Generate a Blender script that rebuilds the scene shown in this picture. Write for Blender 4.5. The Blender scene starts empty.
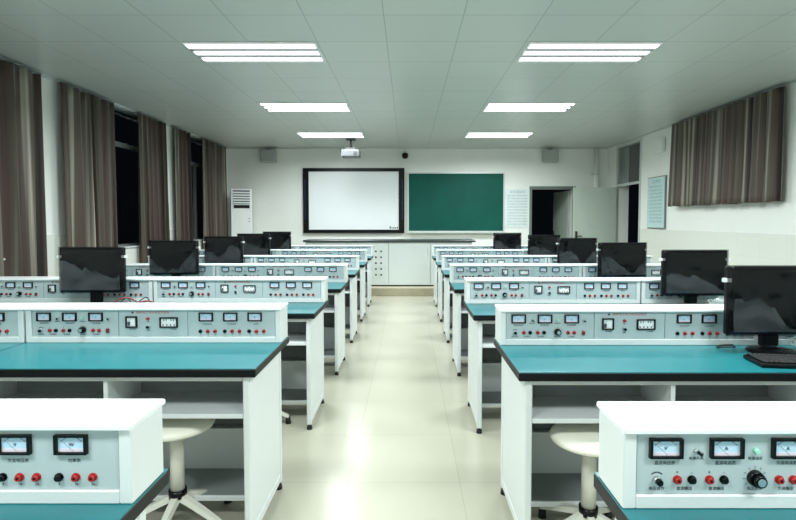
import bpy, bmesh, math, random
from mathutils import Vector, Matrix, noise
random.seed(7)
PI = math.pi
sc = bpy.context.scene
C = sc.collection

# ------------------------------------------------------------------ materials
def nodes_of(name):
    m = bpy.data.materials.new(name); m.use_nodes = True
    nt = m.node_tree
    return m, nt, nt.nodes['Principled BSDF']

def mat(name, col, rough=0.5, metal=0.0, spec=0.5, var=0.0, vscale=8.0, bump=0.0, bscale=60.0, coat=0.0, alpha=1.0):
    m, nt, p = nodes_of(name)
    p.inputs['Base Color'].default_value = (*col, 1)
    p.inputs['Roughness'].default_value = rough
    p.inputs['Metallic'].default_value = metal
    p.inputs['Specular IOR Level'].default_value = spec
    p.inputs['Coat Weight'].default_value = coat
    p.inputs['Alpha'].default_value = alpha
    tc = nt.nodes.new('ShaderNodeTexCoord')
    if var > 0:
        n = nt.nodes.new('ShaderNodeTexNoise'); n.inputs['Scale'].default_value = vscale
        n.inputs['Detail'].default_value = 4
        r = nt.nodes.new('ShaderNodeValToRGB')
        r.color_ramp.elements[0].position = 0.3; r.color_ramp.elements[1].position = 0.7
        r.color_ramp.elements[0].color = (*[c * (1 - var) for c in col], 1)
        r.color_ramp.elements[1].color = (*[min(1, c * (1 + var)) for c in col], 1)
        nt.links.new(tc.outputs['Object'], n.inputs['Vector'])
        nt.links.new(n.outputs['Fac'], r.inputs['Fac'])
        nt.links.new(r.outputs['Color'], p.inputs['Base Color'])
    if bump > 0:
        n = nt.nodes.new('ShaderNodeTexNoise'); n.inputs['Scale'].default_value = bscale
        b = nt.nodes.new('ShaderNodeBump'); b.inputs['Strength'].default_value = bump
        b.inputs['Distance'].default_value = 0.002
        nt.links.new(tc.outputs['Object'], n.inputs['Vector'])
        nt.links.new(n.outputs['Fac'], b.inputs['Height'])
        nt.links.new(b.outputs['Normal'], p.inputs['Normal'])
    return m

def emit(name, col, strength):
    m = bpy.data.materials.new(name); m.use_nodes = True
    nt = m.node_tree; nt.nodes.clear()
    o = nt.nodes.new('ShaderNodeOutputMaterial'); e = nt.nodes.new('ShaderNodeEmission')
    e.inputs['Color'].default_value = (*col, 1); e.inputs['Strength'].default_value = strength
    nt.links.new(e.outputs[0], o.inputs[0])
    return m

def tile_mat(name, col, seam, sx, sy, ox, oy, axis='XY', rough=0.2, seamw=0.004, var=0.03, spec=0.5, coat=0.0, wave=0.0, seam_rough=None):
    """square tiles with thin seams, laid out in object space"""
    m, nt, p = nodes_of(name)
    tc = nt.nodes.new('ShaderNodeTexCoord'); sp = nt.nodes.new('ShaderNodeSeparateXYZ')
    nt.links.new(tc.outputs['Object'], sp.inputs[0])
    facs = []; cells = []
    for ax, s, o in ((axis[0], sx, ox), (axis[1], sy, oy)):
        a = nt.nodes.new('ShaderNodeMath'); a.operation = 'SUBTRACT'; a.inputs[1].default_value = o
        nt.links.new(sp.outputs[ax], a.inputs[0])
        d = nt.nodes.new('ShaderNodeMath'); d.operation = 'DIVIDE'; d.inputs[1].default_value = s
        nt.links.new(a.outputs[0], d.inputs[0])
        fl = nt.nodes.new('ShaderNodeMath'); fl.operation = 'FLOOR'; nt.links.new(d.outputs[0], fl.inputs[0])
        cells.append(fl)
        pp = nt.nodes.new('ShaderNodeMath'); pp.operation = 'PINGPONG'; pp.inputs[1].default_value = 0.5
        nt.links.new(d.outputs[0], pp.inputs[0])
        lt = nt.nodes.new('ShaderNodeMath'); lt.operation = 'LESS_THAN'; lt.inputs[1].default_value = seamw / s / 2
        nt.links.new(pp.outputs[0], lt.inputs[0]); facs.append(lt)
    mx = nt.nodes.new('ShaderNodeMath'); mx.operation = 'MAXIMUM'
    nt.links.new(facs[0].outputs[0], mx.inputs[0]); nt.links.new(facs[1].outputs[0], mx.inputs[1])
    cb = nt.nodes.new('ShaderNodeCombineXYZ')
    nt.links.new(cells[0].outputs[0], cb.inputs[0]); nt.links.new(cells[1].outputs[0], cb.inputs[1])
    wn = nt.nodes.new('ShaderNodeTexWhiteNoise'); nt.links.new(cb.outputs[0], wn.inputs['Vector'])
    ns = nt.nodes.new('ShaderNodeTexNoise'); ns.inputs['Scale'].default_value = 3; ns.inputs['Detail'].default_value = 6
    nt.links.new(tc.outputs['Object'], ns.inputs['Vector'])
    ad = nt.nodes.new('ShaderNodeMath'); ad.operation = 'ADD'
    nt.links.new(wn.outputs['Value'], ad.inputs[0]); nt.links.new(ns.outputs['Fac'], ad.inputs[1])
    mr = nt.nodes.new('ShaderNodeMapRange')
    mr.inputs['From Max'].default_value = 2; mr.inputs['To Min'].default_value = 1 - var; mr.inputs['To Max'].default_value = 1 + var
    nt.links.new(ad.outputs[0], mr.inputs['Value'])
    vm = nt.nodes.new('ShaderNodeVectorMath'); vm.operation = 'SCALE'; vm.inputs[0].default_value = col
    nt.links.new(mr.outputs[0], vm.inputs['Scale'])
    mix = nt.nodes.new('ShaderNodeMix'); mix.data_type = 'RGBA'
    nt.links.new(mx.outputs[0], mix.inputs['Factor'])
    nt.links.new(vm.outputs[0], mix.inputs['A']); mix.inputs['B'].default_value = (*seam, 1)
    nt.links.new(mix.outputs['Result'], p.inputs['Base Color'])
    p.inputs['Roughness'].default_value = rough; p.inputs['Specular IOR Level'].default_value = spec
    p.inputs['Coat Weight'].default_value = coat
    if wave > 0:
        n2 = nt.nodes.new('ShaderNodeTexNoise'); n2.inputs['Scale'].default_value = 1.6
        nt.links.new(tc.outputs['Object'], n2.inputs['Vector'])
        b = nt.nodes.new('ShaderNodeBump'); b.inputs['Strength'].default_value = wave; b.inputs['Distance'].default_value = 0.02
        nt.links.new(n2.outputs['Fac'], b.inputs['Height']); nt.links.new(b.outputs['Normal'], p.inputs['Normal'])
    return m

M = {}
M['wall'] = mat('wall_paint', (0.83, 0.86, 0.82), 0.75, var=0.02, vscale=2)
M['ceiling'] = tile_mat('ceiling_panels', (0.56, 0.605, 0.575), (0.27, 0.30, 0.28), 0.625, 0.58, -0.815, 4.56, rough=0.33, seamw=0.006, var=0.03, spec=0.5, wave=0.05)
M['floor'] = tile_mat('floor_tiles', (0.415, 0.41, 0.325), (0.31, 0.31, 0.26), 0.6, 0.6, -0.32, 0.25, rough=0.22, seamw=0.003, var=0.05, spec=0.45, wave=0.04)
M['dado'] = tile_mat('wall_tiles', (0.74, 0.77, 0.70), (0.62, 0.65, 0.60), 0.45, 0.3, 0, 0.05, axis='YZ', rough=0.25, seamw=0.003, var=0.01)
M['dais'] = mat('dais_tiles', (0.42, 0.38, 0.27), 0.3, var=0.06)
M['white'] = mat('white_laminate', (0.66, 0.705, 0.70), 0.35, var=0.01)
M['white_gloss'] = mat('white_enamel', (0.80, 0.84, 0.83), 0.22, var=0.01)
M['grey_inner'] = mat('grey_board', (0.50, 0.54, 0.53), 0.5, var=0.03)
M['teal'] = mat('teal_worktop', (0.010, 0.150, 0.170), 0.30, var=0.05, vscale=14, spec=0.5, bump=0.05)
M['black_edge'] = mat('black_edging', (0.003, 0.004, 0.005), 0.45, spec=0.25, var=0.1)
M['fascia'] = mat('fascia_grey_green', (0.43, 0.51, 0.52), 0.42, var=0.02)
M['gap'] = mat('fascia_joint', (0.16, 0.19, 0.19), 0.6)
M['black'] = mat('black_plastic', (0.002, 0.0023, 0.003), 0.3, spec=0.25, var=0.1)
M['black_rough'] = mat('black_rubber', (0.006, 0.006, 0.006), 0.7, var=0.1)
M['meter_face'] = mat('meter_face', (0.50, 0.68, 0.82), 0.25, var=0.03)
M['meter_low'] = mat('meter_face_low', (0.72, 0.66, 0.74), 0.3)
M['ink'] = mat('printed_ink', (0.05, 0.07, 0.09), 0.6)
M['ink_red'] = mat('printed_ink_red', (0.45, 0.07, 0.06), 0.6)
M['red'] = mat('red_plastic', (0.40, 0.018, 0.015), 0.3)
M['darkred'] = mat('dark_red_plastic', (0.16, 0.02, 0.015), 0.35)
M['socket'] = mat('socket_white', (0.85, 0.88, 0.88), 0.3)
M['silver'] = mat('brushed_silver', (0.55, 0.60, 0.60), 0.3, metal=0.8)
M['lamp_green'] = mat('green_indicator', (0.35, 0.75, 0.55), 0.15)
M['screen'] = mat('screen_glass', (0.002, 0.0025, 0.003), 0.07, spec=0.25)
M['film'] = mat('clear_film', (0.006, 0.007, 0.008), 0.14, alpha=0.6, spec=0.3)
M['film_fold'] = mat('clear_film_folded', (0.09, 0.105, 0.115), 0.16, alpha=0.36, spec=0.8)
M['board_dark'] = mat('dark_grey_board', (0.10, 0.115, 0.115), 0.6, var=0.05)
M['board_mid'] = mat('mid_grey_board', (0.24, 0.27, 0.265), 0.55, var=0.05)
M['ink_soft'] = mat('faint_print', (0.30, 0.42, 0.42), 0.6)
M['film_crinkled'] = mat('crinkled_film', (0.55, 0.62, 0.60), 0.15, alpha=0.42, spec=0.8)
M['tape'] = mat('white_tape', (0.85, 0.88, 0.88), 0.4)
M['blue_label'] = mat('blue_strip', (0.012, 0.03, 0.10), 0.3)
M['cream'] = mat('cream_vinyl', (0.84, 0.84, 0.72), 0.35, var=0.02)
M['stool_metal'] = mat('cream_enamel', (0.70, 0.71, 0.62), 0.3, var=0.02)
M['frame_alu'] = mat('window_aluminium', (0.20, 0.225, 0.22), 0.4, metal=0.3)
M['alu_light'] = mat('light_aluminium', (0.62, 0.68, 0.66), 0.35, metal=0.4)
M['green_board'] = mat('green_chalkboard', (0.002, 0.080, 0.060), 0.55, spec=0.2, var=0.12, vscale=2.2)
M['white_board'] = mat('whiteboard_surface', (0.80, 0.85, 0.86), 0.28, var=0.005)
M['ac'] = mat('air_conditioner_white', (0.80, 0.84, 0.83), 0.3)
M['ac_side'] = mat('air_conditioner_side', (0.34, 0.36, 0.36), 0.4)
M['speaker'] = mat('speaker_grey', (0.40, 0.44, 0.43), 0.6, var=0.05, vscale=60)
M['door'] = mat('door_paint', (0.50, 0.58, 0.51), 0.4, var=0.02)
M['door_frame'] = mat('door_frame_paint', (0.15, 0.18, 0.165), 0.45)
M['brass'] = mat('dark_handle', (0.06, 0.055, 0.04), 0.35, metal=0.7)
M['counter'] = mat('dark_counter', (0.035, 0.045, 0.045), 0.28, var=0.1)
M['cab'] = mat('cabinet_pale', (0.62, 0.68, 0.66), 0.4, var=0.01)
M['paper'] = mat('paper_white', (0.72, 0.80, 0.80), 0.5, var=0.02)
M['paper_blue'] = mat('paper_pale_blue', (0.52, 0.70, 0.70), 0.5, var=0.03)
M['proj'] = mat('projector_white', (0.07, 0.075, 0.08), 0.35)
M['proj_dark'] = mat('projector_bracket', (0.02, 0.024, 0.024), 0.5)
M['cable_red'] = mat('red_cable', (0.22, 0.03, 0.03), 0.4)
M['cable_black'] = mat('black_cable', (0.015, 0.015, 0.015), 0.4)
M['tube'] = emit('lamp_tube_glow', (0.925, 0.99, 1.0), 1.7)
M['reflector'] = emit('lamp_reflector_glow', (0.92, 1.0, 0.985), 0.17)
# glass
m, nt, p = nodes_of('window_glass')
p.inputs['Base Color'].default_value = (0.75, 0.82, 0.82, 1); p.inputs['Roughness'].default_value = 0.02
p.inputs['Transmission Weight'].default_value = 1.0; p.inputs['IOR'].default_value = 1.45
M['glass'] = m
# curtain: vertical woven stripes, ramp contrast also paints fold highlights and shadows
m, nt, p = nodes_of('curtain_cloth')
tc = nt.nodes.new('ShaderNodeTexCoord')
mp = nt.nodes.new('ShaderNodeMapping'); mp.inputs['Scale'].default_value = (0.5, 11, 0.10)
nt.links.new(tc.outputs['Object'], mp.inputs[0])
n1 = nt.nodes.new('ShaderNodeTexNoise'); n1.inputs['Scale'].default_value = 1; n1.inputs['Detail'].default_value = 3
nt.links.new(mp.outputs[0], n1.inputs['Vector'])
r = nt.nodes.new('ShaderNodeValToRGB'); cr = r.color_ramp
cr.elements[0].position = 0.36; cr.elements[0].color = (0.012, 0.008, 0.006, 1)
cr.elements[1].position = 0.66; cr.elements[1].color = (0.36, 0.33, 0.27, 1)
for pos, c in ((0.44, (0.068, 0.036, 0.028)), (0.50, (0.075, 0.056, 0.038)), (0.56, (0.09, 0.078, 0.058))):
    e = cr.elements.new(pos); e.color = (*c, 1)
nt.links.new(n1.outputs['Fac'], r.inputs['Fac']); nt.links.new(r.outputs['Color'], p.inputs['Base Color'])
p.inputs['Roughness'].default_value = 0.62; p.inputs['Sheen Weight'].default_value = 0.2
n3 = nt.nodes.new('ShaderNodeTexNoise'); n3.inputs['Scale'].default_value = 250
nt.links.new(tc.outputs['Object'], n3.inputs['Vector'])
b = nt.nodes.new('ShaderNodeBump'); b.inputs['Strength'].default_value = 0.15; b.inputs['Distance'].default_value = 0.002
nt.links.new(n3.outputs['Fac'], b.inputs['Height']); nt.links.new(b.outputs['Normal'], p.inputs['Normal'])
M['curtain'] = m

# ------------------------------------------------------------------ mesh builder
class MB:
    def __init__(s): s.bm = bmesh.new()
    def _fin(s, faces, mi, smooth=False):
        for f in faces:
            if f.is_valid: f.material_index = mi; f.smooth = smooth
    def box(s, a, b, mi=0, bev=0.0, seg=1):
        a, b = Vector(a), Vector(b)
        n0 = set(s.bm.faces)
        vs = bmesh.ops.create_cube(s.bm, size=1)['verts']
        c = (a + b) / 2; d = b - a
        for v in vs: v.co = Vector((c.x + v.co.x * d.x, c.y + v.co.y * d.y, c.z + v.co.z * d.z))
        if bev > 0:
            es = list({e for v in vs for e in v.link_edges})
            bmesh.ops.bevel(s.bm, geom=es, offset=bev, segments=seg, affect='EDGES', profile=0.5)
        s._fin([f for f in s.bm.faces if f not in n0], mi)
        return s
    def cyl(s, p0, p1, r0, r1=None, mi=0, seg=16, caps=True, smooth=True):
        r1 = r0 if r1 is None else r1
        p0, p1 = Vector(p0), Vector(p1); d = (p1 - p0)
        q = d.to_track_quat('Z', 'Y').to_matrix()
        A = []; B = []
        for i in range(seg):
            t = 2 * PI * i / seg; u = q @ Vector((math.cos(t), math.sin(t), 0))
            A.append(s.bm.verts.new(p0 + u * r0)); B.append(s.bm.verts.new(p1 + u * r1))
        for i in range(seg):
            j = (i + 1) % seg
            f = s.bm.faces.new((A[i], A[j], B[j], B[i])); f.material_index = mi; f.smooth = smooth
        if caps:
            f = s.bm.faces.new(list(reversed(A))); f.material_index = mi
            f = s.bm.faces.new(B); f.material_index = mi
        return s
    def lathe(s, prof, c=(0, 0, 0), mi=0, seg=32):
        c = Vector(c); rings = []
        for r, z in prof:
            if r < 1e-5: rings.append([s.bm.verts.new(c + Vector((0, 0, z)))])
            else: rings.append([s.bm.verts.new(c + Vector((r * math.cos(2 * PI * i / seg), r * math.sin(2 * PI * i / seg), z))) for i in range(seg)])
        for R0, R1 in zip(rings, rings[1:]):
            for i in range(seg):
                j = (i + 1) % seg
                if len(R0) == 1: f = s.bm.faces.new((R0[0], R1[i], R1[j])) if False else s.bm.faces.new((R0[0], R1[j], R1[i]))
                elif len(R1) == 1: f = s.bm.faces.new((R0[i], R0[j], R1[0]))
                else: f = s.bm.faces.new((R0[i], R0[j], R1[j], R1[i]))
                f.material_index = mi; f.smooth = True
        return s
    def quad(s, pts, mi=0):
        f = s.bm.faces.new([s.bm.verts.new(Vector(p)) for p in pts]); f.material_index = mi; return s
    def tube(s, pts, r, mi=0, seg=8):
        pts = [Vector(p) for p in pts]; rings = []
        for i, p in enumerate(pts):
            d = (pts[min(i + 1, len(pts) - 1)] - pts[max(i - 1, 0)]).normalized()
            q = d.to_track_quat('Z', 'Y').to_matrix()
            rings.append([s.bm.verts.new(p + q @ Vector((math.cos(2 * PI * k / seg) * r, math.sin(2 * PI * k / seg) * r, 0))) for k in range(seg)])
        for R0, R1 in zip(rings, rings[1:]):
            for i in range(seg):
                j = (i + 1) % seg
                f = s.bm.faces.new((R0[i], R0[j], R1[j], R1[i])); f.material_index = mi; f.smooth = True
        s.bm.faces.new(list(reversed(rings[0]))).material_index = mi; s.bm.faces.new(rings[-1]).material_index = mi
        return s
    def text(s, body, size, pos, mi=0, plane='XZ', align='CENTER', fat=0.0):
        """lettering as thin solid glyphs; plane XZ faces -Y, plane YZ faces -X"""
        for (vs, fs) in [glyphs(body, size, align, fat)]:
            V = []
            for v in vs:
                if plane == 'XZ': co = Vector((pos[0] + v[0], pos[1] - v[2], pos[2] + v[1]))
                else: co = Vector((pos[0] - v[2], pos[1] - v[0], pos[2] + v[1]))
                V.append(s.bm.verts.new(co))
            for f in fs:
                try: s.bm.faces.new([V[i] for i in f]).material_index = mi
                except ValueError: pass
        return s
    def build(s, name, mats, parent=None, normals=True):
        if normals: bmesh.ops.recalc_face_normals(s.bm, faces=s.bm.faces)
        me = bpy.data.meshes.new(name); s.bm.to_mesh(me); s.bm.free()
        if not isinstance(mats, (list, tuple)): mats = [mats]
        for k in mats: me.materials.append(M[k])
        o = bpy.data.objects.new(name, me); C.objects.link(o)
        if parent: o.parent = parent
        return o

_g = {}
def glyphs(body, size, align, fat):
    key = (body, size, align, fat)
    if key in _g: return _g[key]
    cu = bpy.data.curves.new('lettering', 'FONT'); cu.body = body; cu.size = size
    cu.align_x = align; cu.align_y = 'CENTER'; cu.extrude = 0.0004; cu.offset = fat; cu.resolution_u = 1
    o = bpy.data.objects.new('lettering', cu); C.objects.link(o)
    dg = bpy.context.evaluated_depsgraph_get()
    me = bpy.data.meshes.new_from_object(o.evaluated_get(dg))
    r = ([tuple(v.co) for v in me.vertices], [tuple(p.vertices) for p in me.polygons])
    bpy.data.objects.remove(o); bpy.data.curves.remove(cu); bpy.data.meshes.remove(me)
    _g[key] = r
    return r

def tag(o, label=None, cat=None, group=None, kind=None):
    if label: o['label'] = label
    if cat: o['category'] = cat
    if group: o['group'] = group
    if kind: o['kind'] = kind
    return o
def empty(name, loc=(0, 0, 0), rz=0):
    o = bpy.data.objects.new(name, None); C.objects.link(o); o.location = loc
    o.rotation_euler = (0, 0, rz); o.empty_display_size = 0.1
    return o
def struct(mb, name, mats, parent=None):
    o = mb.build(name, mats, parent)
    if not parent: o['kind'] = 'structure'
    return o
_kids = {}
def copy_tree(o, parent=None, kids=None):
    if kids is None:
        kids = {}
        for x in bpy.data.objects:
            if x.parent: kids.setdefault(x.parent.name, []).append(x)
    c = o.copy(); C.objects.link(c)
    if parent: c.parent = parent
    for ch in kids.get(o.name, []): copy_tree(ch, c, kids)
    return c

# ------------------------------------------------------------------ room
XL, XR, YB, YF, ZC = -4.03, 4.45, -1.6, 11.2, 3.02
T = 0.24
struct(MB().box((XL - T, YB - T, -0.1), (XR + T, YF + T, 0)), 'floor', 'floor')
struct(MB().box((XL - T, YB - T, ZC), (XR + T, YF + T, ZC + 0.1)), 'ceiling', 'ceiling')

def wall_with_holes(name, axis, c0, c1, a0, a1, holes, m='wall'):
    """axis 'X': wall plane spans y; c0..c1 thickness in x. holes: (a_lo,a_hi,z_lo,z_hi)"""
    mb = MB(); cur = a0
    def bx(p, q, z0, z1):
        if q - p < 1e-4 or z1 - z0 < 1e-4: return
        if axis == 'X': mb.box((c0, p, z0), (c1, q, z1))
        else: mb.box((p, c0, z0), (q, c1, z1))
    for h in sorted(holes):
        bx(cur, h[0], 0, ZC); bx(h[0], h[1], 0, h[2]); bx(h[0], h[1], h[3], ZC); cur = h[1]
    bx(cur, a1, 0, ZC)
    return struct(mb, name, m)

WIN = [(2.95, 5.35, 1.02, 3.012), (5.95, 8.25, 1.02, 3.012), (8.75, 11.0, 1.02, 3.012)]
wall_with_holes('wall_left', 'X', XL - T, XL, YB, YF, WIN)
DOOR_R = (9.62, 10.66)
RWIN = (6.1, 8.3, 1.78, 2.92)
wall_with_holes('wall_right', 'X', XR, XR + T, YB, YF, [(DOOR_R[0], DOOR_R[1], 0, 2.98), RWIN])
DB = (2.76, 3.69)
wall_with_holes('wall_back', 'Y', YF, YF + T, XL - T, XR + T, [(DB[0], DB[1], 0, 2.12)])
struct(MB().box((XL - T, YB - T, 0), (XR + T, YB, ZC)), 'wall_front', 'wall')
# tiled lower walls
struct(MB().box((XL + 0.001, YB + 0.02, 0.10), (XL + 0.012, 5.9, 1.0)).box((XL + 0.001, 5.9, 0.10), (XL + 0.012, YF - 0.02, 1.0))
       .box((XL + 0.001, 5.36, 1.0), (XL + 0.012, 5.94, 1.25)).box((XL + 0.001, 8.26, 1.0), (XL + 0.012, 8.74, 1.25)), 'trim_1', 'dado')
struct(MB().box((XR - 0.012, YB + 0.02, 0.10), (XR - 0.001, DOOR_R[0] - 0.08, 1.25)), 'trim_2', 'dado')
struct(MB().box((XL + 0.001, YB + 0.02, 0), (XL + 0.016, YF - 2.0, 0.10)), 'baseboard_left', 'grey_inner')
struct(MB().box((XR - 0.016, YB + 0.02, 0), (XR - 0.001, DOOR_R[0] - 0.08, 0.10)), 'baseboard_right', 'grey_inner')

# ceiling edge angle
struct(MB().box((XL, YB, ZC - 0.025), (XL + 0.025, YF, ZC - 0.001)), 'trim_3', 'alu_light')
struct(MB().box((XR - 0.025, YB, ZC - 0.025), (XR, YF, ZC - 0.001)), 'trim_4', 'alu_light')
struct(MB().box((XL + 0.026, YF - 0.025, ZC - 0.025), (XR - 0.026, YF, ZC - 0.001)), 'trim_5', 'alu_light')

# windows
def window(n, x0, x1, w, bars_z, mull):
    y0, y1, z0, z1 = w
    r = MB(); f = 0.05
    r.box((x0, y0, z0), (x1, y1, z0 + f)).box((x0, y0, z1 - .03), (x1, y1, z1))
    r.box((x0, y0, z0 + f), (x1, y0 + f, z1 - f)).box((x0, y1 - f, z0 + f), (x1, y1, z1 - f))
    for z in bars_z: r.box((x0, y0 + f, z - 0.035), (x1, y1 - f, z + 0.035))
    zz = bars_z[0] - 0.035 if bars_z else z1 - f
    for y in mull: r.box((x0 + 0.002, y - 0.03, z0 + f), (x1 - 0.002, y + 0.03, zz))
    o = struct(r, 'window_%d' % n, 'frame_alu')
    xm = (x0 + x1) / 2
    MB().box((xm - 0.003, y0 + 0.04, z0 + 0.04), (xm + 0.003, y1 - 0.04, z1 - 0.04)).build('pane', 'glass', o)
    return o
for i, w in enumerate(WIN):
    L = w[1] - w[0]
    window(i + 1, XL - 0.16, XL - 0.10, w, [2.50], [9.78] if i == 2 else [])
    struct(MB().box((XL - 0.09, w[0] + 0.002, w[2]), (XL + 0.03, w[1] - 0.002, w[2] + 0.02), bev=0.004), 'trim_%d' % (6 + i), 'white')
window(4, XR + 0.10, XR + 0.16, RWIN, [], [RWIN[0] + 0.73, RWIN[0] + 1.46])

# right doorway: frame, transom pane, open leaf
y0, y1 = DOOR_R
fr = MB(); f = 0.045
xa, xb = XR - 0.02, XR + 0.03
fr.box((xa, y0 - 0.04, 0), (xb, y0 + f - 0.04, 2.98)).box((xa, y1 - 0.005, 0), (xb, y1 + f - 0.005, 2.98))
fr.box((xa, y0 + 0.006, 2.12), (xb, y1 - 0.006, 2.17)).box((xa, y0 + 0.006, 2.93), (xb, y1 - 0.006, 2.98))
o = struct(fr, 'trim_9', 'alu_light')
o = struct(MB().box((XR + 0.015, y0 + 0.01, 2.16), (XR + 0.021, y1 - 0.01, 2.94)), 'window_5', 'glass')
leaf = MB().box((XR - 0.94, y1 - 0.02, 0.012), (XR - 0.022, y1 + 0.02, 2.11), bev=0.003)
d1 = struct(leaf, 'door_1', 'door')
MB().box((XR - 0.895, y1 - 0.03, 0.92), (XR - 0.845, y1 - 0.0205, 1.18), bev=0.003).cyl((XR - 0.87, y1 - 0.03, 1.08), (XR - 0.87, y1 - 0.075, 1.08), 0.011).cyl((XR - 0.88, y1 - 0.07, 1.08), (XR - 0.76, y1 - 0.07, 1.08), 0.011).build('door_handle', 'brass', d1)
# corridor wall seen only as dark beyond right doorway: none lit

# back doorway
fr = MB()
fr.box((DB[0] - 0.05, YF - 0.02, 0), (DB[0] + 0.005, YF + 0.05, 2.17)).box((DB[1] - 0.005, YF - 0.02, 0), (DB[1] + 0.05, YF + 0.05, 2.17))
fr.box((DB[0] + 0.006, YF - 0.02, 2.10), (DB[1] - 0.006, YF + 0.05, 2.17))
struct(fr, 'trim_10', 'door_frame')
d2 = struct(MB().box((-0.89, -0.02, 0.012), (0, 0.02, 2.09), bev=0.003), 'door_2', 'door')
d2.location = (DB[1] - 0.01, YF + T + 0.03, 0); d2.rotation_euler = (0, 0, math.radians(-85))
MB().box((-0.86, -0.03, 0.95), (-0.81, -0.0205, 1.15)).cyl((-0.835, -0.03, 1.06), (-0.835, -0.07, 1.06), 0.011).cyl((-0.84, -0.066, 1.06), (-0.73, -0.066, 1.06), 0.011).build('door_handle', 'brass', d2)

# dais
struct(MB().box((XL + 0.02, 9.28, 0), (2.45, YF - 0.002, 0.15), bev=0.004), 'trim_11', 'dais')

# ------------------------------------------------------------------ ceiling lights
def light_fix():
    root = empty('ceiling_light')
    w, d = 1.22, 0.575
    fr = MB(); e = 0.014
    for a, b in (((-w/2, -d/2, -0.006), (w/2, -d/2 + e, 0.0)), ((-w/2, d/2 - e, -0.006), (w/2, d/2, 0.0)),
                 ((-w/2, -d/2 + e, -0.006), (-w/2 + e, d/2 - e, 0.0)), ((w/2 - e, -d/2 + e, -0.006), (w/2, d/2 - e, 0.0))): fr.box(a, b)
    fr.build('frame', 'white', root)
    band = (d - 2 * e) / 3
    for k in range(3):
        yc = -d/2 + e + band * (k + 0.5)
        MB().box((-w/2 + e, yc - band/2, -0.004), (w/2 - e, yc + band/2, -0.001)).build('reflector', 'reflector', root)
        t = MB(); n = 8; h = band * 0.24
        prof = [(yc - h * math.cos(PI * i / n), -0.004 - 0.010 * math.sin(PI * i / n)) for i in range(n + 1)]
        for (ya, za), (yb, zb) in zip(prof, prof[1:]):
            t.quad(((-w/2 + e + .01, ya, za), (w/2 - e - .01, ya, za), (w/2 - e - .01, yb, zb), (-w/2 + e + .01, yb, zb)))
        t.build('lamp_tube', 'tube', root)
    for k in (1, 2):
        yc = -d/2 + e + band * k
        MB().box((-w/2 + e, yc - 0.008, -0.016), (w/2 - e, yc + 0.008, -0.0045)).build('louvre_bar', 'frame_alu', root)
    ld = bpy.data.lights.new('lamp_glow', 'AREA'); ld.shape = 'RECTANGLE'; ld.size = 1.16; ld.size_y = 0.52
    ld.energy = 17; ld.color = (0.925, 0.99, 1.0); ld.spread = math.radians(164)
    lo = bpy.data.objects.new('lamp_glow', ld); C.objects.link(lo); lo.parent = root; lo.location = (0, 0, -0.02)
    return root
lf = light_fix()
names = {0: 'out of view behind the camera', 1: 'out of view overhead', 2: 'nearest and largest in view', 3: 'middle of the three in view', 4: 'farthest, close to the front wall'}
first = True
for k, y in enumerate((-0.08, 2.25, 4.85, 7.17, 9.49)):
    for s, x in (('left', -1.44), ('right', 1.70)):
        o = lf if first else copy_tree(lf); first = False
        o.location = (x, y, ZC - 0.001)
        tag(o, 'recessed tube ceiling light in the %s column, %s' % (s, names[k]), 'ceiling light', 'recessed ceiling lights')

# ------------------------------------------------------------------ lab bench
W, DT = 1.295, 0.60
CY = 0.44          # console front
ZT = 0.80
def meter(root, x, z, letter='V'):
    m_ = MB(); w, h = 0.071, 0.043
    y = CY + 0.006
    for a, b in (((x - w/2, y - 0.009, z - h/2), (x + w/2, y, z - h/2 + 0.0048)), ((x - w/2, y - 0.009, z + h/2 - 0.0048), (x + w/2, y, z + h/2)),
                 ((x - w/2, y - 0.009, z - h/2 + .0048), (x - w/2 + 0.006, y, z + h/2 - .0048)), ((x + w/2 - 0.006, y - 0.009, z - h/2 + .0048), (x + w/2, y, z + h/2 - .0048))): m_.box(a, b, 0)
    m_.box((x - w/2 + .006, y - 0.002, z - h/2 + .0048), (x + w/2 - .006, y, z + h/2 - .0048), 1)
    m_.box((x - w/2 + .006, y - 0.0026, z - h/2 + .0048), (x + w/2 - .006, y - .002, z - h/2 + .012), 2)
    n = 12; cz = z - 0.024
    P = [(x + 0.032 * math.sin(t), cz + 0.040 * math.cos(t)) for t in [-0.75 + 1.5 * i / n for i in range(n + 1)]]
    for (xa, za), (xb, zb) in zip(P, P[1:]):
        m_.quad(((xa, y - .0028, za), (xb, y - .0028, zb), (xb, y - .0028, zb + 0.0012), (xa, y - .0028, za + 0.0012)), 3)
    for (xa, za) in P[::2]: m_.box((xa - .0004, y - .0029, za), (xa + .0004, y - .0027, za + .004), 3)
    m_.quad(((x + 0.004, y - .003, z - .016), (x + 0.0048, y - .003, z - .016), (x - .0160, y - .003, z + .004), (x - .0172, y - .003, z + .004)), 3)
    m_.text(letter, 0.011, (x, y - .003, z - 0.001), 3)
    return m_.build('meter', ['black', 'meter_face', 'meter_low', 'ink'], root, normals=False)
def jack(root, x, z, col):
    y = CY + 0.006
    MB().cyl((x, y, z), (x, y - 0.003, z), 0.0095, mi=0, seg=12).cyl((x, y - 0.003, z), (x, y - 0.009, z), 0.0075, 0.0065, mi=0, seg=12).cyl((x, y - 0.0091, z), (x, y - 0.0095, z), 0.003, mi=1, seg=8).build('jack', [col, 'black'], root)
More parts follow.
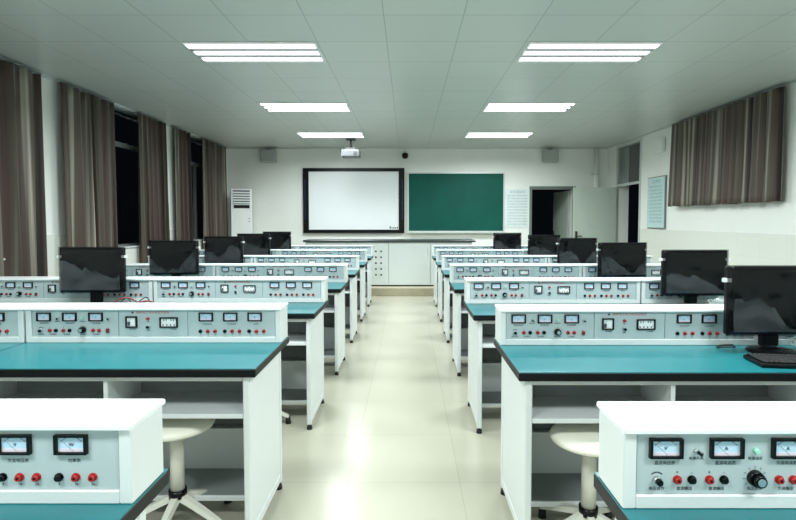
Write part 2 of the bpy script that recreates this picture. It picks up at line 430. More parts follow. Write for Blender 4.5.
def bench():
    root = empty('lab_bench')
    MB().box((0, 0.0, ZT - 0.038), (W, DT, ZT - 0.003), 0, bev=0.003).box((0.002, 0.002, ZT - 0.004), (W - 0.002, DT - 0.002, ZT), 1).build('tabletop', ['black_edge', 'teal'], root)
    MB().box((0.064, 0.030, ZT - 0.062), (W - 0.064, 0.055, ZT - 0.039)).build('apron', 'white', root)
    zt = ZT - 0.039
    for x in (0.032, W - 0.062):
        sp = MB(); x1 = x + 0.030; e = 0.036
        sp.box((x, 0.022, 0.035), (x1, 0.022 + e, zt), bev=0.005).box((x, 0.55 - e, 0.035), (x1, 0.55, zt), bev=0.005)
        sp.box((x + .001, 0.022 + e, 0.045), (x1 - .001, 0.55 - e, 0.085), bev=0.002)
        sp.box((x + .004, 0.022 + e, 0.085), (x1 - .004, 0.55 - e, zt))
        so = sp.build('side_panel', 'white', root)
        for y in (0.042, 0.528):
            MB().cyl((x + .015, y, 0), (x + .015, y, 0.022), 0.019, 0.017, mi=0, seg=14).cyl((x + .015, y, 0.022), (x + .015, y, 0.036), 0.008, mi=0, seg=10).build('foot', 'black_rough', so)
    xi0, xi1 = 0.063, W - 0.063
    MB().box((xi0, 0.030, 0.576), (xi1, 0.30, 0.596), bev=0.002).build('shelf', 'white', root)
    MB().box((xi0, 0.300, 0.576), (xi1, 0.315, ZT - 0.039)).build('compartment_back', 'board_mid', root)
    MB().box((W/2 - .009, 0.034, 0.597), (W/2 + .009, 0.299, ZT - 0.063)).box((W/2 - .009, 0.056, ZT - 0.063), (W/2 + .009, 0.299, ZT - 0.039)).build('divider', 'white', root)
    MB().box((xi0, 0.515, 0.115), (xi1, 0.530, 0.325)).box((xi0, 0.485, 0.325), (xi1, 0.530, 0.342), bev=.002).build('back_panel', 'white', root)
    MB().box((xi0, 0.516, 0.343), (xi1, 0.529, ZT - 0.039)).build('shade_board', 'board_dark', root)  # dark board added to stand in for the shadow below the shelf
    MB().box((xi0, 0.24, 0.105), (xi1, 0.515, 0.115)).box((xi0, 0.235, 0.100), (xi1, 0.247, 0.124), 1, bev=.002).build('lower_shelf', ['board_mid', 'white'], root)
    # console
    cx0, cx1 = 0.004, W - 0.004; zc = ZT + 0.18
    b_ = MB()
    b_.box((cx0, CY, ZT + .0005), (cx0 + 0.028, DT - 0.020, zc - 0.014), bev=.002).box((cx1 - 0.028, CY, ZT + .0005), (cx1, DT - 0.020, zc - 0.014), bev=.002)
    b_.box((cx0 + .028, CY, ZT + .0005), (cx1 - .028, CY + 0.03, ZT + 0.030), bev=.002)
    b_.box((cx0 + .028, DT - 0.030, ZT + .0005), (cx1 - .028, DT - 0.020, zc - 0.014))
    b_.box((cx0 + .028, CY + 0.012, ZT + 0.03), (cx1 - .028, CY + 0.03, zc - 0.0145), 0)
    con = b_.build('console', ['white'], root)
    MB().box((cx0 - 0.003, CY - 0.010, zc - 0.014), (cx1 + 0.003, DT - 0.008, zc), bev=.003).build('console_lid', 'white_gloss', con)
    fx0, fx1 = cx0 + 0.029, cx1 - 0.029
    wa, wb = 0.437, 0.350
    xa, xb_, xc, xd = fx0, fx0 + wa, fx0 + wa + wb, fx1
    z0, z1 = ZT + 0.031, zc - 0.0148
    for p, q in ((xa, xb_), (xb_, xc), (xc, xd)):
        MB().box((p + .0018, CY + 0.006, z0), (q - .0018, CY + 0.0115, z1)).build('fascia', 'fascia', con)
    zm = z1 - 0.033; zj = z1 - 0.103
    yf = CY + 0.0058
    A = xa + 0.000
    for k, dx in enumerate((0.062, 0.192, 0.324)): meter(con, A + dx, zm, 'VAA'[k])
    def toggle(x, z, tip='black'):
        MB().cyl((x, CY + .006, z), (x, CY - 0.001, z), 0.006, mi=0, seg=10).cyl((x, CY - .001, z), (x + .005, CY - 0.009, z - .002), 0.0032, 0.0042, mi=1, seg=8).build('toggle_switch', ['silver', tip], con)
    toggle(A + 0.129, zm - 0.008)
    MB().cyl((A + 0.256, CY + .006, zm - .006), (A + 0.256, CY - 0.003, zm - .006), 0.0065, 0.005, mi=0, seg=12).build('indicator_lamp', 'lamp_green', con)
    toggle(A + 0.385, zm - 0.010)
    # small knob with arc mark
    def arc(x, z, r, a0, a1, wd, mb, mi=0):
        n = 10; P = [a0 + (a1 - a0) * i / n for i in range(n + 1)]
        for t0, t1 in zip(P, P[1:]):
            mb.quad([(x + rr * math.sin(t), yf - .0004, z + rr * math.cos(t)) for rr, t in ((r, t0), (r + wd, t0), (r + wd, t1), (r, t1))], mi)
    MB().cyl((A + .045, CY + .006, zj), (A + .045, CY - .004, zj), 0.0085, mi=1, seg=14).cyl((A + .045, CY - .004, zj), (A + .045, CY - .011, zj), 0.0075, 0.0068, mi=0, seg=14).build('small_knob', ['black', 'silver'], con)
    for dx, c in ((0.089, 'red'), (0.120, 'black'), (0.158, 'red'), (0.189, 'black'), (0.308, 'red'), (0.338, 'red')): jack(con, A + dx, zj, c)
    kb = MB().cyl((A + .256, CY + .006, zj + .004), (A + .256, CY - .006, zj + .004), 0.0175, 0.016, mi=0, seg=20)
    kb.cyl((A + .256, CY - .006, zj + .004), (A + .256, CY - .017, zj + .004), 0.0135, 0.012, mi=0, seg=20)
    kb.cyl((A + .256, CY - .0171, zj + .004), (A + .256, CY - .0182, zj + .004), 0.0085, mi=1, seg=16).build('dial_knob', ['black', 'silver'], con)
    MB().box((A + .376, CY - .006, zj - .011), (A + .390, CY + .006, zj + .011), bev=.002).build('rocker_switch', 'darkred', con)
    B = xb_ + 0.002
    sq = MB(); y = CY + .006; cx, cz, h = B + 0.065, zm - 0.026, 0.0285
    def framed(mb, x0, x1, za, zb, t=.006):
        mb.box((x0, y - .010, za), (x1, y, za + t)).box((x0, y - .010, zb - t), (x1, y, zb)).box((x0, y - .010, za + t), (x0 + t, y, zb - t)).box((x1 - t, y - .010, za + t), (x1, y, zb - t))
        mb.box((x0 + t, y - .003, za + t), (x1 - t, y, zb - t), 1)
    framed(sq, cx - h, cx + h, cz - h, cz + h)
    sq.box((cx - .018, y - .009, cz - .018), (cx - .008, y - .003, cz + .002), 2).box((cx - .001, y - .006, cz - .016), (cx + .018, y - .003, cz + .016), 1)
    sq.quad([(cx - .016, y - .0034, cz + .004), (cx - .014, y - .0034, cz + .004), (cx - .002, y - .0034, cz + .017), (cx - .004, y - .0034, cz + .017)], 2)
    sq.build('breaker_window', ['black', 'socket', 'ink'], con)
    MB().cyl((B + .147, CY + .006, zm - .010), (B + .147, CY - .006, zm - .010), 0.0075, 0.0065, mi=0, seg=12).build('push_button', 'red', con)
    MB().cyl((B + .148, CY + .006, zm - .052), (B + .148, CY - .003, zm - .052), 0.0105, mi=0, seg=14).cyl((B + .148, CY - .003, zm - .052), (B + .148, CY - .008, zm - .052), 0.007, mi=1, seg=12).build('key_switch', ['silver', 'black'], con)
    so = MB(); s0, s1, za, zb = B + .208, B + .298, cz - .028, cz + .024
    framed(so, s0, s1, za, zb)
    for k in range(2):
        xx = s0 + .026 + k * .036
        for ddx, ddz in ((-.006, .010), (.006, .010)): so.box((xx + ddx - .002, y - .0036, cz + ddz - .006), (xx + ddx + .002, y - .003, cz + ddz + .004), 2)
    for k in range(4):
        xx = s0 + .016 + k * .0187
        so.box((xx - .003, y - .0036, cz - .019), (xx + .003, y - .003, cz - .012), 2)
    so.build('power_socket', ['black', 'socket', 'ink'], con)
    Cc = xc + 0.004
    for k, dx in enumerate((0.089, 0.212, 0.335)):
        meter(con, Cc + dx, zm, 'AVW'[k])
        for j, c in ((-.030, 'black'), (.007, 'red'), (.044, 'red')): jack(con, Cc + dx + j, zj - .004, c)
    # printed lettering
    L = MB()
    for k, dx in enumerate((0.062, 0.192, 0.324)): L.text(('直流电压表', '直流电流表', '交流电流表')[k], 0.0090, (A + dx, yf, zm - 0.034), 0)
    L.text('电源开关', 0.0080, (A + .129, yf, zm - .024), 0); L.text('电源指示', 0.0080, (A + .256, yf, zm - .024), 0)
    L.text('电压调节', 0.0085, (A + .045, yf, zj - .020), 0); L.text('直流输出', 0.0085, (A + .105, yf, zj - .020), 0)
    L.text('直流输出', 0.0085, (A + .174, yf, zj - .020), 0); L.text('电压选择', 0.0085, (A + .256, yf, zj - .020), 0); L.text('交流输出', 0.0085, (A + .323, yf, zj - .020), 0)
    for dx, s_ in ((0.089, '+'), (0.120, '-'), (0.158, '+'), (0.189, '-')): L.text(s_, 0.011, (A + dx, yf, zj + .0155), 0)
    arc(A + .045, zj, 0.0145, -0.8, 0.8, 0.003, L)
    for i in range(9):
        t = -2.2 + 4.4 * i / 8
        for rr in (0.020,):
            xx, zz = A + .256 + math.sin(t) * rr, zj + .004 + math.cos(t) * rr
            x2, z2 = A + .256 + math.sin(t) * .026, zj + .004 + math.cos(t) * .026
            nx, nz = math.cos(t) * .0007, -math.sin(t) * .0007
            L.quad([(xx - nx, yf - .0003, zz - nz), (x2 - nx, yf - .0003, z2 - nz), (x2 + nx, yf - .0003, z2 + nz), (xx + nx, yf - .0003, zz + nz)])
    L.text('通用电工电子综合实验台', 0.0155, (B + .172, yf, z1 - .012), 1)
    L.cyl((B + .070, yf, z1 - .012), (B + .070, yf - .0006, z1 - .012), 0.006, mi=0, seg=12)
    L.text('漏电保护', 0.0080, (B + .071, yf, cz - .038), 0); L.text('交流电源', 0.0080, (B + .274, yf, cz - .038), 0)
    L.text('停', 0.0080, (B + .148, yf, zm - .026), 0); L.text('启动', 0.0080, (B + .148, yf, zm - .070), 0)
    for k, dx in enumerate((0.089, 0.212, 0.335)):
        L.text(('交流电流表', '交流电压表', '功率表')[k], 0.0095, (Cc + dx + .004, yf, zm - .038), 0)
        for j, s_ in ((-.030, '0'), (.007, '1A'), (.044, '2A')): L.text(s_, 0.0080, (Cc + dx + j, yf, zj - .020), 0)
    L.build('lettering', ['ink', 'ink_red'], con, normals=False)
    return root

ordn = ['nearest', 'second', 'third', 'fourth', 'fifth', 'sixth', 'farthest']
Y_R = [0.607, 2.01, 3.24, 4.46, 5.69, 6.91, 8.13]
Y_L = [0.625, 2.06, 3.30, 4.49, 5.69, 6.91, 8.13]
X_R = [0.457, 0.452, 0.428, 0.418, 0.418, 0.418, 0.418]
X_L = [-0.597, -0.637, -0.622, -0.607, -0.607, -0.607, -0.607]
proto = bench(); kids = {}
for x in bpy.data.objects:
    if x.parent: kids.setdefault(x.parent.name, []).append(x)
first = True
for r_ in range(7):
    for side in ('left', 'right'):
        for k in range(2):
            o = proto if first else copy_tree(proto, None, kids); first = False
            if side == 'left': x = X_L[r_] - W - k * (W + 0.003); y = Y_L[r_]
            else: x = X_R[r_] + k * (W + 0.003); y = Y_R[r_]
            o.location = (x, y, 0)
            rowtxt = {0: 'nearest row to the camera', 6: 'farthest row'}.get(r_, '%s row from the camera' % ordn[r_])
            where = {('left', 0): 'left of aisle', ('left', 1): 'far left window end', ('right', 0): 'right of aisle', ('right', 1): 'far right wall end'}[(side, k)]
            tag(o, 'white teal-topped bench with meter console, %s, %s' % (rowtxt, where), 'lab bench', 'electronics lab benches in two blocks')

# ------------------------------------------------------------------ monitors
def film_mesh(w, h, seed, amp=0.010):
    mb = MB(); nx, nz = 26, 18; G = []
    for j in range(nz + 1):
        row = []
        for i in range(nx + 1):
            u, v = i / nx, j / nz
            x = (u - .5) * (w + 0.012); z = (v - .5) * (h + 0.012)
            p = Vector((u * 2.6 + seed * 7.3, v * 2.1, seed))
            q = noise.noise(p); r1 = abs(noise.noise(p * 2.1 + Vector((3, 1, 2))))
            y = -0.006 - amp * (0.5 + 0.6 * q) - amp * 0.8 * r1
            if i in (0, nx) or j in (0, nz): y = -0.001
            row.append(mb.bm.verts.new((x, y, z)))
        G.append(row)
    for j in range(nz):
        for i in range(nx):
            a, b_, c, d = G[j][i], G[j][i + 1], G[j + 1][i + 1], G[j + 1][i]
            for f in ((a, b_, c), (a, c, d)): mb.bm.faces.new(f).smooth = True
    return mb
def monitor(seed, zc=0.262):
    root = empty('monitor'); w, h = 0.462, 0.322
    MB().box((-w/2, 0.0, zc - h/2), (w/2, 0.030, zc + h/2), bev=.006, seg=2).box((-w/2 + .06, 0.03, zc - h/2 + .05), (w/2 - .06, 0.055, zc + h/2 - .05), bev=.008).build('housing', 'black', root)
    sc_ = MB().box((-w/2 + .018, -0.0012, zc - h/2 + .024), (w/2 - .018, 0.0005, zc + h/2 - .018)).build('screen', 'screen', root)
    MB().box((-w/2 + .012, -0.0016, zc - h/2 + .007), (-w/2 + .19, -.0002, zc - h/2 + .019)).build('blue_strip', 'blue_label', root)
    MB().box((-0.045, 0.035, 0.02), (0.045, 0.06, zc - 0.02), bev=.006).build('neck', 'black', root)
    MB().lathe([(0, 0.018), (0.05, 0.018), (0.10, 0.010), (0.118, 0.004), (0.118, 0.0), (0, 0.0)], (0, 0, 0)).build('base', 'black', root)
    f = film_mesh(w, h, seed).build('plastic_film', 'film', root, normals=False); f.location = (0, 0, zc)
    # creased flap of loose film hanging across the front
    fl = MB(); n = 16; rnd = random.Random(seed * 13 + 1)
    a0 = rnd.uniform(-.5, .5); pts = []
    for i in range(n + 1):
        u = i / n; x = (u - .5) * w * 0.93
        zt = h * (-.08 + .55 * (noise.noise(Vector((u * 2.2 + seed * 3.1, 0.4, seed))) + .25 * noise.noise(Vector((u * 9 + seed, 1.4, seed)))) + a0 * .5 * (u - .5))
        zb = -h * (.44) 
        pts.append((x, zt, zb))
    G = []
    for (x, zt, zb) in pts:
        col = []
        for j in range(9):
            v = j / 8; z = zb + (zt - zb) * v
            y = -0.026 - 0.016 * noise.noise(Vector((x * 11 + seed, z * 11, 2.2)))
            col.append(fl.bm.verts.new((x, y, z)))
        G.append(col)
    for i in range(n):
        for j in range(8): fl.bm.faces.new((G[i][j], G[i + 1][j], G[i + 1][j + 1], G[i][j + 1])).smooth = True
    f2 = fl.build('film_fold', 'film_fold', root, normals=False); f2.location = (0, 0, zc)
    for s in (-1, 1):
        MB().box((s * w/2 - .016, -0.0025, zc + h * 0.27), (s * w/2 + .016, -0.0012, zc + h * 0.27 + .018)).box((s * (w/2 + .009) - .007, -.0012, zc + h * .27), (s * (w/2 + .009) + .007, .02, zc + h * .27 + .018)).build('tape_strip', 'tape', root)
    return root
prot = [monitor(s) for s in (1, 2, 3)] + [monitor(s, 0.243) for s in (4, 5, 6)]
lab_m = {
 'R1': 'large black film-wrapped monitor behind the keyboard, cut by the right edge',
 'R2': 'black film-wrapped monitor on the third row bench, right block',
 'R3': 'black film-wrapped monitor on the fourth row bench, right block',
 'R4': 'black film-wrapped monitor on the fifth row, in front of the open pale door leaf',
 'R5': 'black film-wrapped monitor on the sixth row, below the dark doorway',
 'R6': 'small black film-wrapped monitor on the farthest row, below the wall notice beside the chalkboard',
 'L2': 'black film-wrapped monitor on third row, leftmost in view, before the left curtains',
 'L3': 'black film-wrapped monitor on the fourth row, left block',
 'L4': 'black film-wrapped monitor on the fifth row, left block, below the last curtain',
 'L5': 'black film-wrapped monitor on the sixth row, left block, near the air conditioner',
 'L6': 'small black film-wrapped monitor on the farthest row, left block'}
mons = [('R1', 1.722, 0.31, 0.0), ('R2', 2.045, 0.31, 0), ('R3', 2.03, 0.26, 0.05), ('R4', 2.01, 0.24, 0), ('R5', 1.95, .24, .04), ('R6', 1.66, .22, 0),
        ('L2', -2.265, 0.27, 0), ('L3', -2.235, .27, 0), ('L4', -2.19, .24, -.05), ('L5', -2.21, .24, 0), ('L6', -2.19, .22, 0)]
used = [False] * 6
kids = {}
for x in bpy.data.objects:
    if x.parent: kids.setdefault(x.parent.name, []).append(x)
for i, (key, x, dy, rz) in enumerate(mons):
    j = i % 3 + (3 if key[0] == 'R' else 0)
    o = prot[j] if not used[j] else copy_tree(prot[j], None, kids); used[j] = True
    yy = (Y_R if key[0] == 'R' else Y_L)[int(key[1])]
    o.location = (x, yy + dy, ZT + 0.0005); o.rotation_euler = (0, 0, rz)
    tag(o, lab_m[key], 'monitor', 'film-wrapped monitors on the benches')

# keyboard
kr = empty('keyboard', (1.735, 2.095, ZT + .0005), math.radians(-7))
MB().box((-0.245, -0.055, 0), (0.190, 0.100, 0.018), bev=.006, seg=2).build('keyboard_body', 'black', kr)
for rr in range(6):
    z = 0.018; yy = 0.076 - rr * 0.0215 - (0.006 if rr else 0)
    if rr == 5:
        layout = [(-0.232, .024), (-.207, .018), (-.187, .018), (-.167, .10), (-.063, .018), (-.043, .018), (-.023, .024), (.010, .018), (.030, .018), (.050, .018)]
    else: layout = [(-0.232 + i * 0.0196, 0.0175) for i in range(12)] + [(.010, .018), (.030, .018), (.050, .018)]
    if rr: layout = layout + [(0.100 + i * 0.0196, 0.0175) for i in range(4)]
    for (x0, wk) in layout:
        MB().box((x0, yy, z), (x0 + wk, yy + 0.0175, z + 0.007), bev=.0025).build('key', 'black_rough', kr)
tag(kr, 'black keyboard lying at an angle on the teal bench below the right monitor', 'keyboard')

# crumpled film bags and cables
def bag(loc, sx, sy, sz, seed, label):
    mb = MB(); bmesh.ops.create_icosphere(mb.bm, subdivisions=4, radius=1)
    for v in mb.bm.verts:
        n = v.co.copy(); q = 1 + .28 * noise.noise(n * 2.3 + Vector((seed, 0, 0))) + .16 * noise.noise(n * 6 + Vector((seed, 4, 0)))
        v.co = Vector((n.x * sx * q, n.y * sy * q, max(0, (n.z * .5 + .45) * sz * q)))
    o = mb.build('plastic_bag', 'film_crinkled'); o.location = loc
    tag(o, label, 'plastic bag')
bag((1.93, 2.36, ZT + .001), .10, .045, .075, 2, 'crumpled clear plastic bag under the rightmost large monitor, behind the keyboard')
bag((2.19, 3.44, ZT + .001), .11, .06, .075, 5, 'crumpled pale plastic bag beside the monitor stand on the third row, right block')
def cable(name, pts, r, m_, label):
    P = [Vector(p) for p in pts]; out = []
    for i in range(len(P) - 1):
        p0, p1, p2, p3 = P[max(i - 1, 0)], P[i], P[i + 1], P[min(i + 2, len(P) - 1)]
        for k in range(6):
            t = k / 6
            out.append(0.5 * ((2 * p1) + (-p0 + p2) * t + (2 * p0 - 5 * p1 + 4 * p2 - p3) * t * t + (-p0 + 3 * p1 - 3 * p2 + p3) * t ** 3))
    out.append(P[-1]); out = [Vector((q.x, q.y, max(q.z, ZT + r + .0005))) for q in out]; o = MB().tube(out, r).build(name, m_); tag(o, label, 'cable')
zt = ZT + .006
cable('cable', [(-2.08, 3.46, zt), (-2.02, 3.42, zt + .05), (-1.95, 3.45, zt + .075), (-1.90, 3.50, zt + .02), (-1.98, 3.40, zt), (-1.88, 3.42, zt + .04), (-1.80, 3.46, zt + .05), (-1.78, 3.52, zt), (-1.90, 3.56, zt + .03)], .005, 'cable_red', 'dark red cable looped on the third row bench beside the leftmost monitor')
cable('cable', [(-2.06, 3.52, zt), (-1.98, 3.50, zt + .07), (-1.90, 3.44, zt + .03), (-1.84, 3.50, zt + .07), (-1.76, 3.44, zt), (-1.70, 3.50, zt)], .004, 'cable_black', 'black cable tangled with a red one beside the leftmost monitor')
cable('cable', [(1.585, 2.40, zt), (1.55, 2.36, zt + .01), (1.50, 2.40, zt), (1.54, 2.43, zt), (1.60, 2.437, zt)], .004, 'cable_black', 'black cable curled on the bench left of the rightmost monitor stand')

# ------------------------------------------------------------------ stools
def stool():
    root = empty('stool'); hs = 0.515
    MB().lathe([(0, hs), (0.10, hs - .001), (0.145, hs - .006), (0.163, hs - .018), (0.167, hs - .030), (0.160, hs - .040), (0.150, hs - .044), (0, hs - .044)], seg=40).build('seat', 'cream', root)
    MB().cyl((0, 0, .16), (0, 0, hs - .0445), 0.031, 0.031, seg=20).cyl((0, 0, hs - .052), (0, 0, hs - .0445), .06, .07, seg=20).build('post', 'stool_metal', root)
    MB().cyl((0, 0, .150), (0, 0, .185), 0.040, 0.040, seg=20).build('collar', 'black', root)
    for k in range(5):
        a = 2 * PI * k / 5 + .95
        c, s = math.cos(a), math.sin(a)
        lg = MB(); G = []
        for t in range(7):
            u = t / 6; rr = .012 + .255 * u; z = .155 - .105 * u ** 1.1; hw = .021 - .006 * u; th = .028 - .012 * u
            G.append([lg.bm.verts.new((c * rr - s * q * hw, s * rr + c * q * hw, z + p * th / 2)) for q, p in ((-1, -1), (1, -1), (.7, 1), (-.7, 1))])
        for g0, g1 in zip(G, G[1:]):
            for i in range(4): lg.bm.faces.new((g0[i], g0[(i + 1) % 4], g1[(i + 1) % 4], g1[i]))
        lg.bm.faces.new(G[0]); lg.bm.faces.new(G[-1])
        lo = lg.build('leg', 'stool_metal', root)
        MB().cyl((c * .262, s * .262, 0), (c * .262, s * .262, .042), .020, .016, seg=14).build('foot_pad', 'black_rough', lo)
    return root
st = stool()
st.location = (-1.06, 2.25, 0)
tag(st, 'round cream stool on star base tucked under the second row bench, left of aisle', 'stool', 'round cream stools')
for (x, y, z, rz, lab) in ((0.78, 2.11, 0, -.08, 'round cream stool on star base tucked under the second row bench, right of aisle'),
                        (-1.10, 3.44, 0, .3, 'cream stool under the third row bench, only a star-base foot showing left of aisle')):
    o = copy_tree(st); o.location = (x, y, z); o.rotation_euler = (0, 0, rz); tag(o, lab)

# ------------------------------------------------------------------ curtains
def curtain(x, y0, y1, z0, z1, folds, amp, seed, label, side=1):
    rnd = random.Random(seed)
    root = empty('curtain', (x, (y0 + y1) / 2, z0)); L = y1 - y0
    n = folds * 12; m_ = 16
    ph = [0]; 
    ws = [rnd.uniform(.5, 1.7) for _ in range(folds)]; S = sum(ws)
    am = [rnd.uniform(.5, 1.5) for _ in range(folds + 1)]
    mb = MB(); G = []
    for i in range(n + 1):
        k = min(i // 12, folds - 1); t = (i - k * 12) / 12
        u = (sum(ws[:k]) + ws[k] * t) / S
        a = am[k] * (1 - t) + am[k + 1] * t
        col = []
        for j in range(m_ + 1):
            v = j / m_
            A = amp * a * (0.55 + 0.45 * (1 - v)) 
            dx = A * (math.sin(2 * PI * t)) + A * .25 * math.sin(4 * PI * t + seed)
            dy = A * .45 * math.cos(2 * PI * t) + .02 * noise.noise(Vector((u * 4, v * 1.5, seed)))
            yy = -L / 2 + L * u
            edge = min(1, min(u, 1 - u) * 12)
            zz = (z1 - z0) * v + (0.012 * noise.noise(Vector((u * 9, 0, seed))) if j == 0 else 0)
            col.append(mb.bm.verts.new((dx, yy + dy * edge, zz)))
        G.append(col)
    for i in range(n):
        for j in range(m_): mb.bm.faces.new((G[i][j], G[i + 1][j], G[i + 1][j + 1], G[i][j + 1])).smooth = True
    o = mb.build('cloth', 'curtain', root)
    sm = o.modifiers.new('thickness', 'SOLIDIFY'); sm.thickness = 0.003
    MB().box((-.018, -L / 2, z1 - z0 + .0005), (.018, L / 2, z1 - z0 + .016)).build('curtain_rail', 'frame_alu', root)
    tag(root, label, 'curtain', 'brown striped window curtains')
CT = ZC - 0.042
curtain(XL + .09, 3.85, 5.43, .35, CT, 7, .075, 1, 'nearest brown striped curtain on the left, cut by the left edge of the photo')
curtain(XL + .09, 5.73, 6.76, .35, CT, 6, .07, 2, 'wide brown striped curtain right of the bare wall strip, before the dark window pane')
curtain(XL + .09, 7.38, 8.20, .35, CT, 6, .062, 3, 'brown striped curtain just beyond the dark window pane, left wall')
curtain(XL + .09, 8.52, 9.12, .35, CT, 4, .05, 4, 'narrow brown striped curtain on near side of the farthest left window')
curtain(XL + .09, 9.66, 10.90, .35, CT, 8, .05, 5, 'farthest brown striped curtain, left wall beside the air conditioner')
curtain(XR - .09, 5.86, 8.28, 1.64, CT, 13, .065, 6, 'short brown striped curtain covering the high window on the right wall')

# ------------------------------------------------------------------ front wall things
def frame_box(mb, x0, x1, z0, z1, ya, yb, t, ts=None, mi=0):
    ts = t if ts is None else ts
    mb.box((x0, ya, z0), (x1, yb, z0 + t), mi).box((x0, ya, z1 - t), (x1, yb, z1), mi).box((x0, ya, z0 + t), (x0 + ts, yb, z1 - t), mi).box((x1 - ts, ya, z0 + t), (x1, yb, z1 - t), mi)
    return mb
wb = empty('interactive_whiteboard', (-1.18, YF, 1.13))
x0, x1, z0, z1 = -1.15, 1.10, 0.0, 1.44
frame_box(MB(), x0, x1, z0, z1, -0.075, -0.004, .075, .125).build('board_frame', 'black', wb)
MB().box((x0 + .12, -.055, z0 + .07), (x1 - .12, -.01, z1 - .07)).build('writing_surface', 'white_board', wb)
for s in (x0 + .038, x1 - .048): MB().box((s, -.0765, z0 + .30), (s + .012, -.0752, z1 - .25)).build('button_strip', 'blue_label', wb)
mk = MB()
for k, q in enumerate((.050, .022, .030, .026, .034)): mk.box((x1 - .33 + k * .040, -.0562, z0 + .10), (x1 - .33 + k * .040 + .028, -.0552, z0 + .10 + q))
mk.build('printed_mark', 'ink', wb)
tag(wb, 'interactive whiteboard with thick black frame on the wall above the teacher desk', 'whiteboard')
cb = empty('chalkboard', (1.06, YF, 1.13))
x0, x1, z0, z1 = -1.07, 1.09, 0.02, 1.35
frame_box(MB(), x0, x1, z0, z1, -.045, -.003, .028).build('board_frame', 'alu_light', cb)
MB().box((x0 + .027, -.035, z0 + .027), (x1 - .027, -.006, z1 - .027)).build('writing_surface', 'green_board', cb)
MB().box((x0, -.11, z0 - .02), (x1, -.003, z0 - .002)).box((x0, -.115, z0 - .02), (x1, -.11, z0 + .008)).build('chalk_tray', 'alu_light', cb)
tag(cb, 'dark green chalkboard in an aluminium frame right of the whiteboard', 'chalkboard')

def poster(name, root, w, h, lines, title, thick, plane, mbase, mtop):
    pass
# notice beside the chalkboard
np_ = empty('wall_notice', (2.44, YF, 1.25))
MB().box((-.285, -.014, 0), (.285, -.002, .86)).build('notice_sheet', 'paper', np_)
t = MB(); t.text('实验室规则', .07, (0, -.0145, .79), 0)
rows = ['遵守课堂纪律听从指导', '爱护仪器设备节约用电', '接线完毕检查后再通电', '发现故障立即切断电源', '保持室内整洁不得喧哗', '实验结束整理桌面器材', '认真填写实验记录报告', '离开前关闭门窗电源灯', '注意用电安全防止触电', '未经允许不得带走器材', '损坏仪器应当及时报告']
for i, s_ in enumerate(rows): t.text(s_, .045, (0, -.0145, .71 - i * .064), 0)
t.build('lettering', 'ink_soft' if 'ink_soft' in M else 'ink', np_, normals=False)
tag(np_, 'pale blue-white printed notice on the wall between chalkboard and dark doorway', 'notice')
# right wall notice board
nb = empty('wall_notice', (XR, 8.93, 1.27))
MB().box((-.035, -.31, 0), (-.002, .31, .92), bev=.004).build('board', 'frame_alu', nb)
MB().box((-.0375, -.295, .015), (-.0352, .295, .905)).build('notice_sheet', 'paper_blue', nb)
t = MB(); t.text('安全制度', .075, (-.038, 0, .83), 0, 'YZ')
for i, s_ in enumerate(rows): t.text(s_, .047, (-.038, 0, .74 - i * .062), 0, 'YZ')
t.build('lettering', 'ink_soft', nb, normals=False)
tag(nb, 'pale green-blue framed notice board on the right wall beside the curtain', 'notice board')
sb = MB().box((XR - .07, 8.70, 2.60), (XR - .002, 8.98, 2.85), bev=.008).build('wall_box', 'wall'); 
tag(sb, 'small pale box high on the right wall above the framed notice board', 'wall box')

# wall speakers
for x, lab in ((-3.07, 'grey wall speaker left of the whiteboard, above the air conditioner'), (3.13, 'grey wall speaker above the dark doorway, right of the chalkboard')):
    s = empty('wall_speaker', (x, YF, 2.69))
    MB().box((-.165, -.20, 0), (.165, -.05, .27), bev=.01).build('speaker_cabinet', 'speaker', s)
    g = MB().box((-.15, -.207, .015), (.15, -.2005, .255), bev=.002)
    g.build('grille', 'speaker', s)
    MB().box((-.03, -.05, .10), (.03, -.002, .30)).box((-.05, -.12, .2705), (.05, -.002, .30)).build('bracket', 'frame_alu', s)
    tag(s, lab, 'speaker', 'grey wall speakers')

# projector
pj = empty('projector', (-1.13, 9.98, ZC))
MB().box((-.18, -.14, -.36), (.18, .14, -.22), bev=.02, seg=3).build('projector_body', 'proj', pj)
MB().cyl((.09, -.141, -.29), (.09, -.155, -.29), .035, .032, seg=20).build('lens', 'proj_dark', pj)
MB().box((-.11, -.08, -.219), (.11, .08, -.175)).cyl((0, 0, -.175), (0, 0, -.02), .022).box((-.09, -.09, -.02), (.09, .09, -.001)).build('ceiling_mount', 'proj_dark', pj)
tag(pj, 'white projector on a dark ceiling mount above the whiteboard', 'projector')
cm = empty('dome_camera', (-.065, YF - .12, 2.90))
MB().box((-.02, -.0, .0), (.02, .118, .03)).cyl((0, 0, -.005), (0, 0, .03), .014).cyl((0, .1, .015), (0, .119, .015), .05).build('bracket', 'alu_light', cm)
MB().lathe([(0, .0), (.05, -.006), (.068, -.035), (.072, -.065), (.06, -.105), (.035, -.13), (0, -.138)], seg=24).build('dome', 'black', cm)
tag(cm, 'small black dome camera on the wall between whiteboard and chalkboard tops', 'security camera')

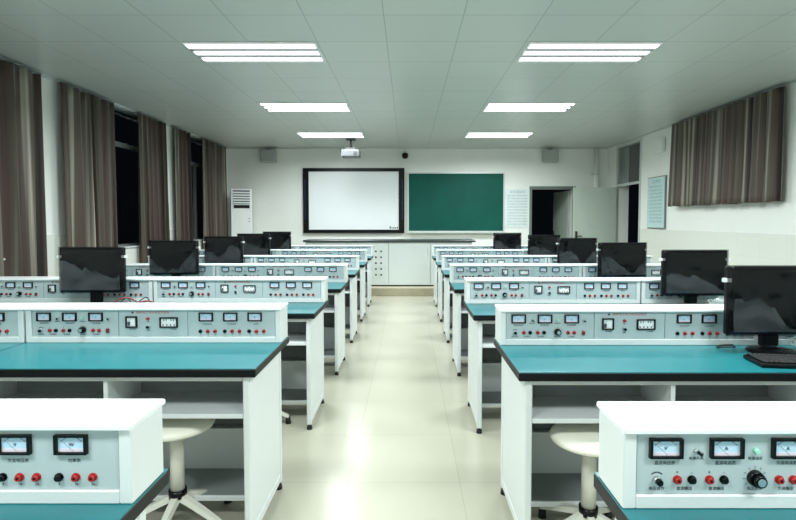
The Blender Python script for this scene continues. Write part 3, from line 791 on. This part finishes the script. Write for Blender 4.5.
# air conditioner
ac = empty('air_conditioner', (-3.55, 10.80, .15), math.radians(21))
MB().box((-.26, -.17, 0), (.17, .20, 1.93), bev=.012, seg=2).build('cabinet', 'ac', ac)
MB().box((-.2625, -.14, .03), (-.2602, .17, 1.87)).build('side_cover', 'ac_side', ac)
for k in range(5):
    MB().box((-.22, -.186, 1.62 + k * .054), (.13, -.1705, 1.65 + k * .054), bev=.003).build('louvre', 'ac', ac)
MB().box((-.215, -.1712, 1.605), (.125, -.1701, 1.90)).build('air_outlet', 'board_dark', ac)
MB().box((-.20, -.182, 1.52), (.12, -.1702, 1.59), bev=.003).build('display', 'black', ac)
for z in (1.24, 1.30): MB().cyl((.11, -.1702, z), (.11, -.178, z), .014, seg=12).build('button', 'ac_side', ac)
tag(ac, 'tall white floor-standing air conditioner in the far left corner', 'air conditioner')

# pipe
pp = MB().cyl((4.17, YF - .075, 0), (4.17, YF - .075, ZC - .028), .055, seg=20).build('drain_pipe', 'wall')
MB().box((4.08, YF - .014, 2.42), (4.26, YF - .002, 2.46)).cyl((4.17, YF - .075, 2.42), (4.17, YF - .075, 2.46), .062, seg=20).build('pipe_clamp', 'alu_light', pp)
tag(pp, 'white vertical pipe in the far right corner behind the open door leaf', 'pipe')

# teacher desk
td = empty('teacher_desk', (-.34, 9.55, .15))
x0, x1 = -1.63, 1.57
MB().box((x0 + .02, .03, 0), (x1 - .02, .58, .021)).build('plinth', 'black_rough', td)
MB().box((x0, .02, .021), (x1, .60, .845)).build('carcass', 'cab', td)
MB().box((x0 - .03, -.04, .850), (x1 + .06, .64, .885), bev=.004).build('worktop', 'counter', td)
for k in range(4):
    a = x0 + .80 * k
    d_ = MB().box((a + .004, 0.0, .026), (a + .796, .019, .84), bev=.002).build('door', 'cab', td)
    if k == 1:
        for rr in range(5):
            for c_ in range(2):
                xx = -.275 + c_ * .10; zz = .22 + rr * .1125
                MB().box((xx - .015, -.004, zz - .015), (xx + .015, -.0002, zz + .015)).build('socket', 'black', d_)
    else:
        MB().box((a + .74, -.012, .60), (a + .755, -.0002, .72), bev=.003).build('handle', 'alu_light', d_)
tag(td, 'long pale teacher desk with dark worktop standing before the boards', 'teacher desk')

# ------------------------------------------------------------------ world, camera
w = bpy.data.worlds.new('night'); sc.world = w; w.use_nodes = True
w.node_tree.nodes['Background'].inputs[0].default_value = (0.01, 0.014, 0.02, 1)
w.node_tree.nodes['Background'].inputs[1].default_value = 0.05
cam = bpy.data.cameras.new('camera'); co = bpy.data.objects.new('camera', cam); C.objects.link(co)
co.location = (0, 0, 1.42)
pitch = 2.5
co.rotation_euler = (math.radians(90 - pitch), 0, 0)
cam.sensor_width = 36; cam.lens = 500 / 796 * 36
cam.shift_x = -10 / 796; cam.shift_y = -(40 - 500 * math.tan(math.radians(pitch))) / 796
cam.clip_start = 0.05
sc.camera = co
sc.view_settings.view_transform = 'Standard'; sc.view_settings.look = 'None'
sc.view_settings.gamma = 1; sc.view_settings.use_curve_mapping = False
sc.view_settings.exposure = 1.92
